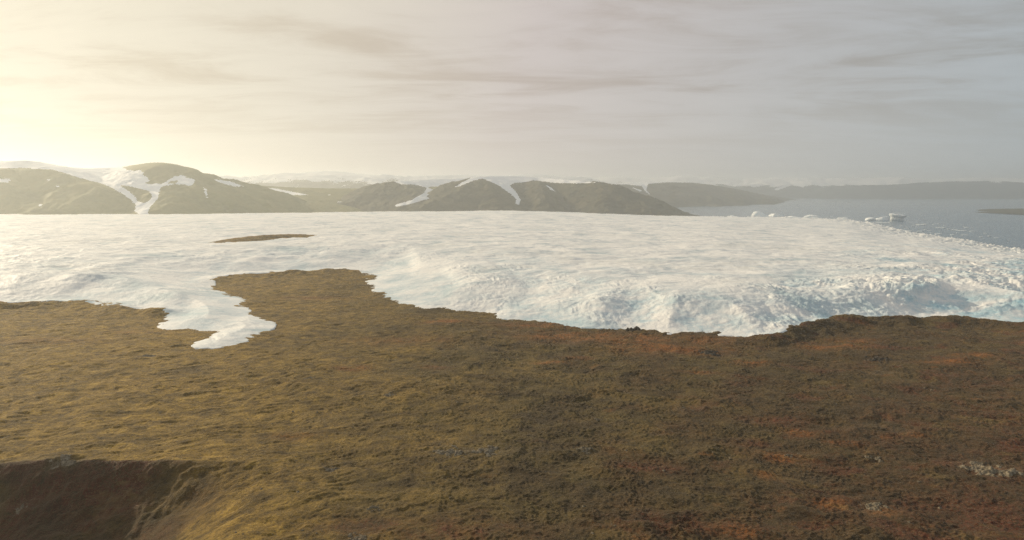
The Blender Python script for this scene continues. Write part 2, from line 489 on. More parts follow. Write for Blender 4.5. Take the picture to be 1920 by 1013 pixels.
rust = spots(X, Y, [(840, 604, 30, 14, .95), (1000, 613, 60, 22, .7), (1080, 632, 80, 28, .9), (1180, 640, 60, 30, .9), (1250, 655, 60, 24, 1.0), (1330, 640, 50, 30, .6), (660, 690, 18, 10, .9), (815, 690, 16, 8, .6),
                    (1030, 682, 20, 7, .8), (1090, 672, 18, 7, .7), (1560, 652, 40, 14, 1.0), (1600, 640, 30, 12, .8), (1780, 680, 30, 12, .8), (1830, 668, 24, 10, .9), (1410, 683, 18, 9, .9), (1320, 700, 16, 9, .6),
                    (1510, 815, 14, 8, .8), (1580, 835, 12, 6, .7), (1470, 860, 12, 8, .8), (1430, 893, 8, 6, 1.0), (1565, 950, 10, 7, 1.0), (1660, 968, 9, 6, .9), (1710, 818, 10, 5, .8), (1860, 880, 10, 5, .5), (550, 820, 14, 8, .6), (1380, 1000, 10, 6, .8),
                    (590, 560, 60, 20, .45), (760, 640, 70, 25, .4), (90, 640, 70, 20, .35), (250, 625, 40, 12, .4)])
rust = np.clip(rust * (1.0 + 1.5 * fbm(X / 22, Y / 14, 43, 3)), 0, 1)
rust = np.maximum(rust, 0.5 * sstep(fbm(X / 38, Y / 20, 45, 3), 0.42, 0.6) * sstep(U, -0.4, 0.5) * (Y > 0))
deep = spots(X, Y, [(1470, 862, 12, 7, 1), (1420, 835, 16, 8, .8), (1580, 835, 14, 5, .9), (1450, 790, 30, 12, .7), (1220, 880, 26, 12, .7), (1560, 948, 14, 8, .8), (1880, 980, 40, 30, .8), (1250, 990, 40, 16, .7), (1380, 1000, 20, 10, .7), (1270, 660, 50, 9, .9), (690, 985, 24, 10, .8), (860, 1000, 40, 16, .6)])
maroon = np.clip(np.maximum(deep * (1 + 1.3 * fbm(X / 14, Y / 10, 49, 3)), 0.75 * sstep(fbm(X / 50, Y / 30, 50, 4), 0.12, 0.42) * sstep(U, 0.0, 0.55)), 0, 1)
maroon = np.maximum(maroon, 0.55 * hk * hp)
dark_tone = np.clip(sstep(U, -0.25, 0.6) * (0.55 + 0.9 * fbm(X / 75, Y / 55, 63, 3)) + 0.9 * sstep(fbm(X / 48, Y / 34, 64, 4), 0.0, 0.35) * sstep(U, -0.55, 0.1), 0, 1)  # darker brown tone, stronger toward the right, with random patches
pale = spots(X, Y, [(270, 670, 14, 8, .8), (110, 870, 20, 5, .8), (700, 955, 12, 8, .7), (880, 850, 34, 10, .8), (1100, 850, 10, 8, .7), (720, 740, 10, 8, .6), (600, 790, 12, 6, .6), (1850, 880, 26, 12, .8), (1640, 960, 14, 8, .7), (1650, 800, 30, 20, .4), (1520, 895, 16, 8, .5), (1650, 700, 24, 8, .5)])
ground = structure(grid_mesh("ground", X, Y, Z, M_TUNDRA, None, {'gold_grass_glow': gold_grass_glow, 'rust': rust, 'red': red, 'pale': pale, 'dark_tone': dark_tone * (1 - 0.8 * hk), 'maroon': maroon}))

# ------------------------------------------------------------------ glacier
UC = np.array([-1.3, -0.6, 0.0, 0.27, 0.5, 0.6, 0.75, 1.0, 1.3])
DC = np.array([700, 1000, 1500, 2000, 2500, 3000, 3700, 4400, 5000, 5800, 6600], float)
ST = np.array([
    [145, 148, 152, 152, 150, 150, 142, 132, 108, 70, 20],
    [145, 148, 150, 152, 152, 149, 138, 124, 100, 70, 20],
    [146, 150, 156, 158, 156, 153, 149, 142, 127, 84, 15],
    [148, 154, 154, 149, 141, 131, 116, 101, 86, 50, 12],
    [150, 155, 147, 135, 116, 97, 76, 58, 42, 18, 8],
    [150, 154, 143, 124, 97, 70, 38, 18, 15, 12, 10],
    [148, 150, 132, 102, 62, 32, 20, 15, 12, 10, 10],
    [135, 132, 98, 52, 30, 20, 10, 10, 10, 10, 10],
    [120, 100, 60, 25, 10, 10, 10, 10, 10, 10, 10]], float)
def s_top(x, y):
    u = np.clip(x / np.maximum(y, 1), UC[0], UC[-1]); d = np.clip(y, DC[0], DC[-1])
    def cub(v, C):
        i = np.clip(np.searchsorted(C, v) - 1, 0, len(C) - 2)
        t = (v - C[i]) / (C[i + 1] - C[i])
        return i, t
    i, tu = cub(u, UC); j, td = cub(d, DC)
    tu = tu * tu * (3 - 2 * tu) * 0.5 + tu * 0.5
    a = ST[i, j] * (1 - td) + ST[i, j + 1] * td
    b = ST[i + 1, j] * (1 - td) + ST[i + 1, j + 1] * td
    return a * (1 - tu) + b * tu

X, Y = polar([(600, 7000, 1000)], [(-56, -40, 60), (-40, 41, 1300), (41, 52, 60)])
shape = X.shape
x, y = X.ravel().astype(np.float32), Y.ravel().astype(np.float32)
dist, arc, ins = poly_dist(x, y, ICE_POLY)
d = np.where(ins, dist, -dist)
land = arc < NEAR_LEN                     # nearest margin lies on land, else in the water
u = x / y
t0 = np.where(land, h_large(x, y), -6.0)
S = s_top(x, y).astype(np.float32)
S = S + 5 * fbm(x / 700, y / 700, 7, 2)
rough_r = sstep(u, -0.25, 0.35)           # the right half of the front is more broken
bay = sstep(fbm(x / 150, d / 260 + y / 900, 25, 2), -0.22, 0.18)          # 1 on broken lobes, 0 in smooth hollows
L = 95 + 70 * (1 - rough_r) + 30 * perlin(x / 140, y / 400, 5) + 45 * (1 - bay)
L = np.maximum(L, 50)
dd = d + 2.5 * perlin(x / 9, y / 9, 15) + np.where(land, 0, 75 * fbm(x / 130, y / 130, 14, 4, 0.6)) + (20 * fbm(x / 150, y / 150, 16, 2) + 20 * rough_r * (np.abs(perlin(x / 95, y / 160, 18)) - 0.25)) * sstep(d, 5, 60)
ddp = np.maximum(dd, 0) / L
prof = 1 - np.exp(-(0.55 * ddp + 0.9 * ddp ** 2))
prof_w = 0.62 * sstep(dd, -4, 8) + 0.38 * (1 - np.exp(-np.maximum(dd, 0) / 220))
pr = np.where(land, prof, prof_w)
Zi = t0 + (S - t0) * pr
Zi = np.where(dd < 0, t0 - 3 + dd * 0.6, Zi)
# open crevasses and ice ribs: on the lobes they reach the turf, in the hollows only the brow is broken
brow = np.exp(-((d - 1.05 * L) / (0.55 * L)) ** 2)
lobe = np.exp(-np.maximum(d - 20, 0) / 85) * sstep(d, 1, 25)
front = np.where(land, np.maximum(brow * 0.8, lobe * bay), np.exp(-(np.maximum(d - 40, 0) / 260) ** 2) * sstep(d, 2, 35))
amp = front * (0.25 + 0.75 * rough_r)
ww1 = perlin(x / 34, y / 34, 3); ww2 = perlin(x / 55, y / 55, 6)
rib = ridged((x + 0.6 * y) / 15 + 0.9 * ww1, y / 40 + 0.5 * ww2, 31, 3, 0.62)
crk = ridged(x / 42 + 0.7 * ww2, y / 30 + 0.5 * ww1, 37, 4, 0.62)
pit = np.minimum(fbm(x / 16, y / 14, 58, 3, 0.6), 0.05)
var = 0.35 + 0.9 * sstep(fbm(x / 110, y / 110, 59, 2), -0.25, 0.3)
relief = amp * var * (4.2 * rib + 2.8 * crk + 1.5 * pit)
relief = np.where(land, relief, front * (14 * ridged(x / 75 + 0.5 * ww2, y / 75, 38, 4, 0.65) + 16 * pit + 20 * fbm(x / 90, y / 90, 8, 4, 0.7)))
shat = sstep(u, 0.40, 0.62) * sstep(-y, -2500, -1300) * sstep(d, 10, 80)
shv = sstep(fbm(x / 170, y / 150, 66, 2), -0.25, 0.25)
relief = relief + shat * shv * (6.0 * ridged((x + 0.9 * y) / 26 + 0.7 * ww1, (y - 0.5 * x) / 75 + 0.5 * ww2, 67, 3, 0.62) + 3.0 * crk + 2 * pit)
Zi = Zi + relief
# wind-worn swells of the surface
surf = sstep(d, 30, 250)
wv = fbm(x / 120 + 0.4 * perlin(x / 200, y / 200, 2), y / 95, 41, 4, 0.55)
Zi = Zi + surf * (5.2 * wv + 1.5 * ridged(x / 85 + 0.5 * ww2, y / 36 + 0.5 * ww2, 44, 3, 0.58) + 0.45 * fbm(x / 22, y / 15, 46, 2) + 1.6 * np.minimum(fbm(x / 60, y / 45, 48, 3), 0))
# the left lobes are gentler folds
fold = ridged((x * 0.8 + y * 0.6) / 160, (y * 0.8 - x * 0.6) / 90, 47, 3) * sstep(-u, -0.05, 0.35) * sstep(d, 20, 160) * np.exp(-np.maximum(d - 200, 0) / 500)
Zi = Zi + 3.5 * fold
face = np.exp(-np.maximum(d - 40, 0) / (0.9 * L)) * land
blue = np.clip(face * (0.3 + 0.7 * rough_r) * (1.0 - 0.65 * bay) + 0.35 * front * rough_r * (rib < 0.1) + 0.75 * sstep(u, 0.42, 0.72) * sstep(-y, -2800, -1500) * sstep(fbm(x / 150, y / 150, 52, 3), -0.2, 0.15), 0, 1)
wear = np.clip(0.5 * sstep(fbm(x / 260, y / 200, 55, 3), 0.05, 0.35) * surf + np.where(land, 0, 0.35 * front), 0, 1)
keep = (np.where(land, d, dd) > -14).reshape(shape)
glacier = grid_mesh("glacier", X, Y, Zi.reshape(shape), M_ICE, keep, {'blue': blue, 'wear': wear})
tag(glacier, "broad white glacier spreading over the brown tundra down to the fjord", "glacier")

# ------------------------------------------------------------------ water
def plane(name, x0, x1, y0, y1, z, mat):
    return mesh_obj(name, [(x0, y0, z), (x1, y0, z), (x1, y1, z), (x0, y1, z)], [(0, 1, 2, 3)], mat, False)
water = structure(plane("water", -44000, 44000, -4500, 44000, 0.0, M_WATER))

# ------------------------------------------------------------------ hills
def hill(ridges, k, res, margin, snow_polys=(), snow_alt=None, seed=0, rough=1.0, base=-12.0, round_=20.0, snow_floor=0.0, bare=(), mat=None, name="hill", extra_attr=None, jag=0.0):
    """a hill carried by ridge lines given as (photo x, photo y, distance)"""
    RL = []
    for line in ridges:
        pts = []
        for p in line:
            X3 = px_at_y(*p)
            pts.append(X3)
        Q = catmull(pts, 9 if jag else 4) if len(pts) > 2 else np.array(pts)
        if jag:
            Q[:, 2] += jag * fbm(Q[:, 0] / 1900.0, Q[:, 1] / 1900.0 + seed, seed, 3, 0.6)
        RL.append(Q)
    allp = np.concatenate(RL)
    zmax = allp[:, 2].max()
    mg = margin
    xs = np.arange(allp[:, 0].min() - mg, allp[:, 0].max() + mg, res)
    ys = np.arange(allp[:, 1].min() - mg, allp[:, 1].max() + mg * 0.7, res)
    X, Y = np.meshgrid(xs, ys)
    shp = X.shape
    x, y = X.ravel().astype(np.float32), Y.ravel().astype(np.float32)
    sc = zmax / 420.0
    wx = x + 70 * sc * fbm(x / (420 * sc), y / (420 * sc), seed + 1, 3); wy = y + 70 * sc * fbm(x / (420 * sc), y / (420 * sc), seed + 2, 3)
    h = np.full(x.shape, -1e3, np.float32)
    spread = 1 + 0.28 * rough * fbm(x / (520 * sc), y / (520 * sc), seed + 3, 2)
    for P in RL:
        for i in range(len(P) - 1):
            a, b = P[i], P[i + 1]
            dx, dy = b[0] - a[0], b[1] - a[1]
            L2 = dx * dx + dy * dy + 1e-9
            t = np.clip(((x - a[0]) * dx + (y - a[1]) * dy) / L2, 0, 1)
            t2 = np.clip(((wx - a[0]) * dx + (wy - a[1]) * dy) / L2, 0, 1)
            dd = np.hypot(wx - a[0] - t2 * dx, wy - a[1] - t2 * dy)
            d0 = np.hypot(x - a[0] - t * dx, y - a[1] - t * dy)
            dd = np.where(d0 < 60, dd * d0 / 60 + d0 * (1 - d0 / 60), dd)
            z = a[2] + (b[2] - a[2]) * t
            kk = k * spread
            hh = z - kk * (np.sqrt(dd * dd + round_ ** 2) - round_)
            h = np.maximum(h, hh)
    zone = sstep(zmax - h, 0.04 * zmax, 0.25 * zmax)
    g = ridged(wx / (230 * sc), wy / (230 * sc), seed + 5, 4, 0.55)
    h = h + rough * sc * zone * (26 * (g - 0.25) + 9 * ridged(wx / (85 * sc), wy / (85 * sc), seed + 8, 3, 0.6)) + rough * sc * 3.0 * fbm(x / (50 * sc), y / (50 * sc), seed + 6, 2)
    soft = 14.0
    h = base + soft * np.log1p(np.exp(np.clip((h - base) / soft, -30, 60)))
    h = np.where(h > 1e4, base, h)
    keep = (h > base + 1.0).reshape(shp)
    snow = np.full(x.shape, snow_floor, np.float32)
    if snow_polys:
        qx, qy = to_px(x, y, h)
        for item in snow_polys:
            poly, soft_px = item if isinstance(item, tuple) and not isinstance(item[0], (int, float)) and isinstance(item[1], (int, float)) else (item, 3.0)
            dd, _, ii = poly_dist(qx, qy, poly)
            sd = np.where(ii, dd, -dd)
            snow = np.maximum(snow, np.clip(0.5 + sd / (2 * soft_px), 0, 1))
    for poly in bare:
        dd, _, ii = poly_dist(qx, qy, poly)
        snow = np.minimum(snow, np.clip(0.5 - np.where(ii, dd, -dd) / 2.4, 0, 1))
    if snow_alt:
        lo, hi = snow_alt
        nn = fbm(x / (300 * sc), y / (300 * sc), seed + 9, 4)
        snow = np.maximum(snow, np.clip(sstep(h + 0.45 * (hi - lo) * nn * 2, lo, hi), 0, 1))
    at = {'snow': snow}
    if extra_attr:
        for kname, v in extra_attr.items():
            at[kname] = np.full(x.shape, v)
    o = grid_mesh(name, X, Y, h.reshape(shp), mat or M_HILL, keep, at)
    return structure(o)

# left: long snow-topped shoulder, saddle with the forked snow gully, rounded peak
hill([[(-420, 300, 5000), (-150, 297, 5000), (0, 302, 5100), (60, 302, 5200), (110, 311, 5500), (150, 316, 5900), (220, 314, 6300), (262, 308, 5900), (300, 305, 5500), (335, 312, 5500), (385, 329, 5600), (430, 340, 5800), (480, 348, 6100)],
      [(60, 302, 5200), (120, 328, 5000), (180, 352, 4850), (235, 385, 4750)],
      [(-200, 310, 5000), (-150, 360, 4600)], [(10, 310, 5100), (10, 352, 4700)],
      [(300, 305, 5500), (318, 340, 5150), (335, 385, 4800)], [(385, 329, 5600), (400, 365, 5200), (410, 395, 4900)]],
     0.42, 12, 1100,
     [([(-100, 296), (60, 298), (150, 312), (230, 311), (262, 316), (272, 328), (282, 342), (300, 346), (318, 338), (300, 352), (296, 372), (280, 390), (276, 404), (262, 404), (252, 396), (255, 384), (240, 370), (215, 355), (190, 344), (150, 334), (100, 318), (40, 315), (0, 316), (-100, 318)], 1.6),
      ([(318, 336), (340, 328), (366, 338), (360, 348), (330, 345), (300, 350)], 2.5), ([(382, 352), (388, 356), (389, 374), (384, 366)], 1.5), ([(86, 336), (96, 336), (92, 341)], 2), ([(102, 348), (112, 348), (108, 353)], 2),
      ([(400, 336), (430, 340), (460, 350), (440, 350), (410, 342)], 2), ([(70, 382), (80, 384), (76, 390)], 2), ([(-20, 334), (20, 336), (14, 342), (-20, 342)], 3)],
     None, 100, mat=M_GLARE_GRASS, bare=[[(222, 347), (240, 349), (262, 354), (278, 358), (285, 366), (282, 376), (270, 381), (260, 378), (250, 366), (236, 355)], [(266, 327), (290, 319), (304, 320), (296, 326), (276, 331)], [(270, 343), (290, 336), (316, 330), (322, 333), (300, 341), (282, 346)], [(228, 313), (262, 312), (262, 320), (240, 319)], [(318, 340), (334, 338), (330, 343), (316, 345)]])
# middle: gentle olive slope between the two mountains
hill([[(400, 345, 6800), (470, 347, 7000), (560, 352, 7400), (660, 354, 7600), (760, 352, 7600), (820, 350, 7600)], [(560, 352, 7400), (570, 375, 6400), (580, 390, 6000)], [(440, 352, 6600), (450, 390, 5800)]],
     0.20, 16, 1700, [([(478, 350), (520, 354), (560, 362), (580, 366), (550, 366), (510, 360), (485, 355)], 1.2), ([(632, 378), (648, 379), (645, 382), (634, 382)], 1), ([(612, 365), (620, 365), (616, 367)], 1)], None, 200, 0.5, mat=M_GLARE_GRASS)
# central mountains
hill([[(640, 372, 7200), (690, 354, 7100), (722, 346, 7050), (745, 342, 7100), (800, 337, 8200), (860, 335, 9000), (900, 334, 9500)], [(745, 342, 7100), (775, 358, 6700), (790, 380, 6300)]],
     0.40, 12, 1100, [([(735, 339), (760, 336), (900, 326), (905, 340), (870, 350), (835, 361), (805, 372), (770, 383), (742, 388), (740, 385), (770, 376), (795, 362), (800, 352), (775, 346), (752, 346)], 1.4)], None, 300)
hill([[(880, 334, 7000), (900, 331, 7100), (940, 330, 7700), (1000, 332, 8000), (1060, 338, 7700), (1110, 342, 7300), (1150, 348, 7050), (1180, 359, 7000), (1215, 375, 7050), (1250, 391, 7200), (1290, 403, 7400)],
      [(896, 332, 7050), (870, 350, 6700), (830, 372, 6300), (790, 388, 6000)], [(900, 331, 7100), (925, 365, 6500), (940, 390, 6100)], [(1010, 340, 7600), (1020, 370, 6700), (1030, 395, 6200)], [(1130, 346, 7200), (1130, 375, 6600), (1140, 398, 6300)]],
     0.42, 12, 1100,
     [([(870, 340), (890, 330), (930, 326), (1010, 328), (1080, 336), (1120, 343), (1085, 344), (1040, 343), (1000, 338), (985, 342), (965, 343), (955, 348), (968, 360), (976, 376), (973, 384), (966, 382), (968, 374), (955, 362), (935, 348), (920, 341), (905, 335), (890, 338), (860, 350), (850, 352)], 1.3),
      ([(1022, 346), (1034, 352), (1042, 360), (1030, 354)], 1.0)], None, 400)
# second headland running out into the fjord
hill([[(1080, 345, 10500), (1130, 347, 11000), (1175, 344, 11500), (1250, 341, 12500), (1310, 344, 13200), (1370, 354, 14200), (1430, 366, 15600), (1482, 374, 17000)], [(1175, 344, 11500), (1170, 365, 10600), (1180, 380, 10200)]],
     0.30, 22, 1300, [([(1085, 338), (1140, 342), (1200, 341), (1222, 337), (1290, 337), (1320, 343), (1250, 342), (1215, 345), (1212, 356), (1220, 366), (1212, 362), (1203, 349), (1170, 346), (1130, 346), (1090, 348)], 1.3), ([(1185, 351), (1206, 358), (1200, 359), (1186, 353)], 0.8), ([(1228, 371), (1234, 374), (1230, 374)], 0.8)], None, 500)
# far range across the water
hill([[(1180, 341, 19500), (1280, 340, 20000), (1360, 342, 20500), (1430, 346, 20500), (1480, 349, 20500)], [(1400, 350, 20000), (1460, 337, 21500), (1540, 348, 20600)], [(1460, 337, 21500), (1520, 339, 22000), (1600, 343, 22000), (1720, 346, 21500)],
      [(1560, 350, 20500), (1640, 352, 20500), (1720, 352, 20500)]],
     0.30, 45, 2200, [([(1414, 344), (1440, 336), (1480, 338), (1500, 342), (1460, 356), (1455, 358), (1452, 354), (1470, 348), (1440, 342)], 0.9), ([(1490, 340), (1535, 342), (1545, 352), (1535, 348), (1510, 343)], 0.9)], (290, 420), 600, jag=90, mat=M_FAR)
hill([[(1560, 350, 19500), (1680, 346, 19500), (1760, 341, 19800), (1850, 340, 20200), (1960, 344, 20500), (2100, 340, 20500), (2350, 342, 21000)]], 0.34, 45, 2000, [], (400, 640), 700, 0.7, jag=40, mat=M_FAR)
hill([[(1130, 334, 25000), (1260, 332, 25000), (1380, 335, 25000), (1520, 337, 25000), (1640, 334, 25000), (1760, 337, 25000), (1840, 334, 25500), (1960, 337, 25500), (2200, 334, 29000), (2500, 336, 29000)]], 0.30, 70, 3000, [], (200, 520), 800, 1.5, name="mountain", jag=150)
# pale snowy range far behind the left valley
hill([[(330, 336, 14500), (420, 329, 15000), (480, 332, 15200), (560, 327, 15500), (640, 326, 16000), (700, 330, 16000), (780, 329, 16500), (880, 328, 17000), (980, 330, 17000), (1100, 336, 17500)], [(640, 345, 13500), (690, 338, 13600), (740, 346, 13500)], [(480, 346, 13500), (540, 340, 13600), (600, 345, 13500)]],
     0.28, 40, 2000, [], (280, 560), 900, 1.3, name="mountain", jag=120)
hill([[(-700, 290, 9000), (-300, 300, 9500), (0, 318, 10000), (200, 330, 11000)]], 0.3, 40, 2000, [], (400, 700), 950, 1.0, name="mountain")
# low brown island at the right
hill([[(1945, 393, 8400), (2000, 388, 8600), (2100, 385, 8800), (2300, 384, 9200)], [(1945, 396, 7800), (2000, 396, 7500), (2080, 397, 7200), (2250, 400, 7000)]], 0.085, 12, 500, [], None, 970, 0.25, base=-4.0, round_=30)

# strip of bare ground showing through the ice
nx, ny = [], []
for p, q in ((384, 457), (440, 452), (500, 448), (560, 444), (604, 441)):
    a, b = px_on(lambda x, y: s_top(x, y), [p], [q], 900, 4000)
    nx.append(a[0]); ny.append(b[0])
NP = list(zip(nx, ny))
xs = np.arange(min(nx) - 120, max(nx) + 120, 4.0); ys = np.arange(min(ny) - 120, max(ny) + 160, 4.0)
X, Y = np.meshgrid(xs, ys)
dn, an, _ = poly_dist(X, Y, NP, closed=False)
Ln = float(np.sum(np.hypot(np.diff(nx), np.diff(ny))))
tt = an / Ln
hz = s_top(X, Y) + 19 * (np.sin(np.pi * np.clip(tt * 0.90 + 0.05, 0, 1)) ** 0.6) * np.exp(-(dn / 40) ** 2) - 8 + 1.5 * fbm(X / 25, Y / 25, 5, 3)
structure(grid_mesh("hill", X, Y, hz, M_TUNDRA, (dn < 90), {'gold_grass_glow': np.full(X.shape, 0.75), 'rust': np.full(X.shape, 0.1), 'red': np.zeros(X.shape), 'pale': np.zeros(X.shape), 'dark_tone': np.zeros(X.shape), 'maroon': np.zeros(X.shape)}))

# ------------------------------------------------------------------ icebergs and floes
def ico(sub):
    import bmesh
    bm = bmesh.new()
    bmesh.ops.create_icosphere(bm, subdivisions=sub, radius=1.0)
    v = np.array([p.co[:] for p in bm.verts]); f = [[q.index for q in p.verts] for p in bm.faces]
    bm.free()
    return v, f
ICO4, ICO3, ICO2 = ico(5), ico(3), ico(2)

def vnoise(v, s, seed):
    return (perlin(v[:, 0] * s + 3.1 * v[:, 2] * s, v[:, 1] * s - 1.7 * v[:, 2] * s, seed) + perlin(v[:, 1] * s + 9, v[:, 2] * s * 1.3 + v[:, 0] * s * .5, seed + 1)) * 0.5

def chunk(name, cx, cy, sx, sy, sz, z0, mat, seed, cuts=7, flare=0.0, lean=0.0, base=ICO4, jag=0.12, tilt=0.0):
    rng = random.Random(seed)
    v = base[0].copy()
    for _ in range(cuts):
        n = np.array([rng.gauss(0, 1), rng.gauss(0, 1), rng.gauss(0.3, 0.8)]); n /= np.linalg.norm(n)
        lim = rng.uniform(0.55, 0.85)
        dd = v @ n - lim
        v = v - np.outer(np.maximum(dd, 0) * 0.92, n)
    v = v * (1 + jag * vnoise(v, 2.2, seed))[:, None] + jag * 0.35 * vnoise(v, 6.5, seed + 5)[:, None] * np.array([1, 1, 1])
    zz = v[:, 2]
    sc = 1 + flare * zz
    out = np.stack([v[:, 0] * sx * sc + lean * zz * sx, v[:, 1] * sy * sc, zz * sz + tilt * v[:, 0] * sz], -1)
    o = mesh_obj(name, out, base[1], mat, True)
    o.location = (cx, cy, z0)
    o.rotation_euler = (0, 0, rng.uniform(-0.3, 0.3))
    try:
        me = o.data
        me.set_sharp_from_angle(angle=R(38))
    except Exception:
        pass
    return o

def berg(px, py, wpx, hpx, label, seed, **kw):
    x, y = px_at_z(px, py, 0.0)
    x, y = float(x), float(y)
    mpp = math.hypot(y, CAM_Z) / F
    hh = hpx * mpp * 0.98; ww = wpx * mpp
    o = chunk("iceberg", x, y, ww * 0.56, ww * 0.5, hh * 0.85, hh * 0.22, M_BERG, seed, **kw)
    tag(o, label, "iceberg")
    return o
def table_berg(px, py, wpx, hpx, label, seed):
    """a slab with a flat tilted top, wider above than at the waterline"""
    x, y = px_at_z(px, py, 0.0); x, y = float(x), float(y)
    mpp = math.hypot(y, CAM_Z) / F
    W, H = wpx * mpp * 0.5, hpx * mpp
    n, lv = 64, 14
    a = np.linspace(0, 2 * np.pi, n, endpoint=False)
    verts, faces = [], []
    for j in range(lv):
        t = j / (lv - 1)                       # 0 below water, 1 rim
        r = 0.62 + 0.40 * t ** 0.8 - (0.10 if j == lv - 1 else 0) + 0.05 * math.sin(t * 9)
        rr = r * (1 + 0.10 * perlin(np.cos(a) * 2 + 5, np.sin(a) * 2 + t, seed) + 0.07 * perlin(np.cos(a) * 6 + 1, np.sin(a) * 6 + t * 3, seed + 1))
        xx, yy = rr * np.cos(a) * W, rr * np.sin(a) * W * 0.7
        zt = H * (0.92 - 0.16 * xx / W) + H * 0.10 * perlin(xx / W * 2.2, yy / W * 2.2, seed + 2)
        zz = -0.2 * H * (1 - t) + zt * t
        xx = xx + 0.18 * W * (1 - t) * (-0.4)
        verts += list(zip(xx, yy, zz))
    for j in range(lv - 1):
        for i in range(n):
            k = (i + 1) % n
            faces.append((j * n + i, j * n + k, (j + 1) * n + k, (j + 1) * n + i))
    for q, s_ in enumerate((0.66, 0.3)):
        b0 = len(verts) - n
        xx = np.array([v[0] for v in verts[-n:]]) * s_ / (1 if q == 0 else 0.66); yy = np.array([v[1] for v in verts[-n:]]) * s_ / (1 if q == 0 else 0.66)
        zt = H * (0.97 - 0.16 * xx / W) + H * 0.08 * perlin(xx / W * 2.6, yy / W * 2.6, seed + 2)
        verts += list(zip(xx, yy, zt))
        for i in range(n):
            k = (i + 1) % n
            faces.append((b0 + i, b0 + k, b0 + n + k, b0 + n + i))
    faces.append(tuple(range(len(verts) - n, len(verts))))
    o = mesh_obj("iceberg", verts, faces, M_BERG, True)
    o.data.set_sharp_from_angle(angle=R(34))
    o.location = (x, y, 0)
    return tag(o, label, "iceberg")
table_berg(1683, 413, 29, 11, "biggest iceberg, flat-topped and undercut at the waterline, alone among the floes", 11)
berg(1421, 409, 36, 12, "rounded white iceberg with a shaded cliff on one side at the glacier's far edge", 12, cuts=6, lean=0.12)
berg(1453, 409, 28, 8, "low iceberg close beside the rounded iceberg with the shaded cliff", 13, cuts=5)
berg(1487, 411, 30, 6, "smooth low hump-shaped iceberg beyond the glacier rim, between two longer ones", 14, cuts=4)
berg(1523, 411, 34, 8, "long rough iceberg with a sloping shelf beyond the glacier rim", 15, cuts=8, tilt=0.4)
berg(1581, 414, 22, 7, "small blocky iceberg with a dark notch near the glacier's far corner", 16, cuts=9)
berg(1632, 413, 17, 5, "little domed iceberg, first of the pair left of the biggest iceberg", 17, cuts=4)
berg(1653, 413, 22, 7, "little peaked iceberg between the domed one and the biggest iceberg", 18, cuts=8, tilt=0.5)
berg(1374, 409, 14, 5, "tiny grey-blue ice block poking above the glacier's far rim", 19, cuts=7)

rng = random.Random(4)
def floe(px, py, wpx, seed):
    x, y = px_at_z(px, py, 0.0)
    x, y = float(x), float(y)
    mpp = y / F
    r = random.Random(seed)
    n = 22
    ww = wpx * mpp * 0.5; dp = ww * r.uniform(0.45, 0.9)
    ang = sorted(r.uniform(0, 2 * math.pi) for _ in range(n))
    rad = [r.uniform(0.72, 1.05) for _ in range(n)]
    th = r.uniform(2.0, 3.6)
    verts, faces = [], []
    for z, k in ((-1.5, 0.97), (th * 0.8, 1.0), (th, 0.93)):
        for a, q in zip(ang, rad):
            verts.append((math.cos(a) * ww * q * k, math.sin(a) * dp * q * k, z))
    verts.append((0, 0, th + r.uniform(0.2, 1.0)))
    for l in range(2):
        for i in range(n):
            j = (i + 1) % n
            faces.append((l * n + i, l * n + j, (l + 1) * n + j, (l + 1) * n + i))
    for i in range(n):
        faces.append((2 * n + i, 2 * n + (i + 1) % n, 3 * n))
    o = mesh_obj("ice_floe", verts, faces, M_BERG, False)
    o.location = (x, y, 0)
    return tag(o, "thin flat white ice floe drifting in the dark water off the glacier front", "ice floe", "flat ice floes off the glacier front")
FLOES = [(1655, 418, 34), (1640, 423, 30), (1668, 425, 14), (1690, 424, 8), (1712, 424, 6), (1727, 422, 18), (1733, 421, 10), (1756, 421, 18), (1772, 423, 7), (1782, 423, 5), (1763, 427, 16), (1770, 428, 8), (1779, 430, 7), (1763, 434, 6),
         (1800, 433, 24), (1790, 431, 12), (1813, 427, 10), (1822, 428, 8), (1806, 425, 5), (1823, 434, 12), (1847, 438, 10), (1746, 437, 5), (1700, 429, 10), (1718, 427, 5), (1680, 432, 30), (1660, 431, 24), (1703, 433, 16), (1640, 428, 18), (1760, 439, 14), (1785, 441, 9), (1810, 441, 12), (1840, 445, 8), (1868, 447, 10), (1742, 433, 9), (1725, 434, 12), (1795, 437, 6), (1855, 443, 5), (1890, 452, 8), (1670, 436, 14), (1650, 421, 10), (1620, 422, 14), (1735, 431, 6), (1705, 417, 7), (1560, 406, 5), (1615, 419, 12), (1690, 436, 12), (1722, 436, 9)]
for i, (a, b, c) in enumerate(FLOES):
    floe(a, b, c, 100 + i)

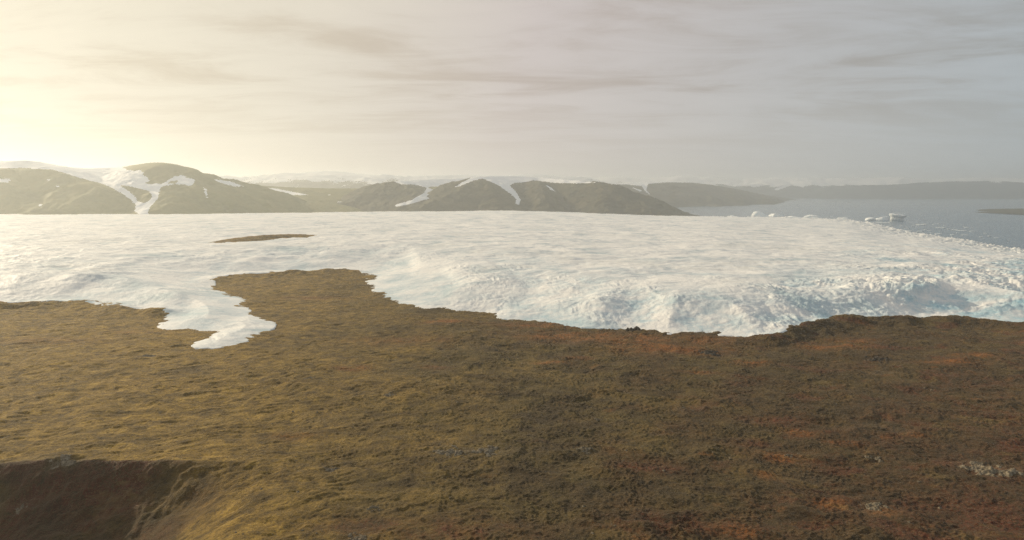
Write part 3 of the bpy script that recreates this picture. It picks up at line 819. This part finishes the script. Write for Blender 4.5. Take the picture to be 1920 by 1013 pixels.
# ------------------------------------------------------------------ rocks on the tundra
def outcrop(px, py, wpx, label, seed, mat=M_PALE, grow=1.0, turn=0.0):
    cx, cy = px_on(h_large, [px], [py]); cx, cy = float(cx[0]), float(cy[0])
    mpp = math.hypot(cx, cy) / F
    a = wpx * mpp * 0.62; b = a * 0.8
    n = 90
    U, V = np.meshgrid(np.linspace(-1.15, 1.15, n), np.linspace(-1.15, 1.15, n))
    ct, st = math.cos(turn), math.sin(turn)
    X = cx + (U * a * ct - V * b * st); Y = cy + (U * a * st + V * b * ct)
    rr = np.hypot(U, V)
    f = fbm(X / (a * 0.45), Y / (a * 0.45), seed, 4, 0.6)
    slab = np.floor((f + 0.5) * 7) / 7 - 0.5
    lift = 0.55 * f + 0.45 * slab + 0.26 - 0.60 * rr ** 2
    Z = tundra_z(X, Y) + grow * (1.5 + 0.12 * a) * lift - 0.15
    keep = rr < 1.12
    o = grid_mesh("rock_outcrop", X, Y, Z, mat, keep, None, False)
    me = o.data
    o.location = (cx, cy, 0)
    co = np.empty(len(me.vertices) * 3, np.float32); me.vertices.foreach_get('co', co)
    co = co.reshape(-1, 3); co[:, 0] -= cx; co[:, 1] -= cy
    me.vertices.foreach_set('co', co.ravel()); me.update()
    return tag(o, label, "rock outcrop")
outcrop(845, 852, 64, "pale grey rock outcrop, the wider half of the broken pair on the brown turf", 1)
outcrop(915, 848, 60, "pale grey rock outcrop, the narrower half of the broken pair on the brown turf", 2)
outcrop(1097, 848, 34, "small pale star-shaped rock outcrop alone in the middle of the turf", 3)
outcrop(272, 669, 34, "pale flat rock outcrop in the golden grass below the ice tongue", 4)
outcrop(730, 742, 26, "faint pale rock outcrop among olive tufts in mid slope", 5)
outcrop(700, 955, 30, "pale rock outcrop at the top of a small bank near the bottom of the slope", 6)
outcrop(672, 1008, 50, "flat pale rock slab at the bottom edge beneath the small bank", 7)
outcrop(622, 883, 34, "grey rock outcrop with a dark upper edge beside the shaded hollow", 8)
outcrop(1855, 886, 80, "long streaky pale outcrop in the dark reddish turf", 9, turn=-0.25)
outcrop(1478, 857, 22, "small grey rock outcrop sitting in a dark red patch", 10)
outcrop(1640, 953, 44, "low grey outcrop between two rusty patches near the bottom", 11)
outcrop(120, 865, 40, "pale slab on the lip above the shaded hollow", 12)
outcrop(1640, 862, 30, "small pale scatter-edged outcrop in the reddish turf, left of the long streaky one", 13)
outcrop(38, 955, 20, "bent grey rock sliver lying inside the shaded hollow", 14)
outcrop(580, 712, 20, "faint grey outcrop in golden grass below the turf bay in the ice", 15)
outcrop(1120, 790, 22, "tiny pale outcrop in olive turf above the star-shaped one", 16)
outcrop(1188, 621, 36, "dark rocky knob standing against the foot of the ice", 20, M_DARK, 2.2)
outcrop(1330, 664, 44, "dark rocky hummock in the turf below the ice front", 21, M_DARK, 1.3)
outcrop(1645, 676, 40, "dark rock ledge among ochre turf on the knoll", 22, M_DARK, 1.2)

proto = None
rng = random.Random(9)
bx = [rng.uniform(430, 1900) for _ in range(70)]; by = [rng.uniform(640, 1005) for _ in range(70)]
wx, wy = px_on(h_large, bx, by)
wz = tundra_z(wx, wy)
for i in range(70):
    s = rng.uniform(0.5, 1.25)
    if proto is None:
        o = chunk("boulder", 0, 0, 1.0, 0.85, 0.7, 0, M_PALE, 77, cuts=9, base=ICO3, jag=0.15)
        proto = o
    else:
        o = proto.copy(); COL.objects.link(o)
    o.location = (float(wx[i]), float(wy[i]), float(wz[i]) + 0.12 * s)
    o.rotation_euler = (0, 0, rng.uniform(0, 6.28))
    o.scale = (s * rng.uniform(0.8, 1.5), s, s * rng.uniform(0.7, 1.0))
    tag(o, "small pale boulder half sunk in the tundra turf", "boulder", "small pale boulders scattered over the turf")

# ------------------------------------------------------------------ haze
hm, t = new_mat("haze_air")
pv = t.n('ShaderNodeVolumePrincipled', {'Color': (0.90, 0.95, 0.98, 1), 'Density': HAZE, 'Anisotropy': HAZE_G})
pv.inputs['Density Attribute'].default_value = ''
pv.inputs['Color Attribute'].default_value = ''
pv.inputs['Temperature Attribute'].default_value = ''
t.n('ShaderNodeOutputMaterial', {'Volume': pv.outputs[0]})
x0, x1, y0, y1, z0, z1 = -46000, 46000, -9500, 46000, -170, 800
hv = [(x0, y0, z0), (x1, y0, z0), (x1, y1, z0), (x0, y1, z0), (x0, y0, z1), (x1, y0, z1), (x1, y1, z1), (x0, y1, z1)]
hz = mesh_obj("haze", hv, [(3, 2, 1, 0), (4, 5, 6, 7), (0, 1, 5, 4), (1, 2, 6, 5), (2, 3, 7, 6), (3, 0, 4, 7)], hm, False)
tag(hz, "thin pale haze in the air over glacier and fjord", "haze", None, 'stuff')
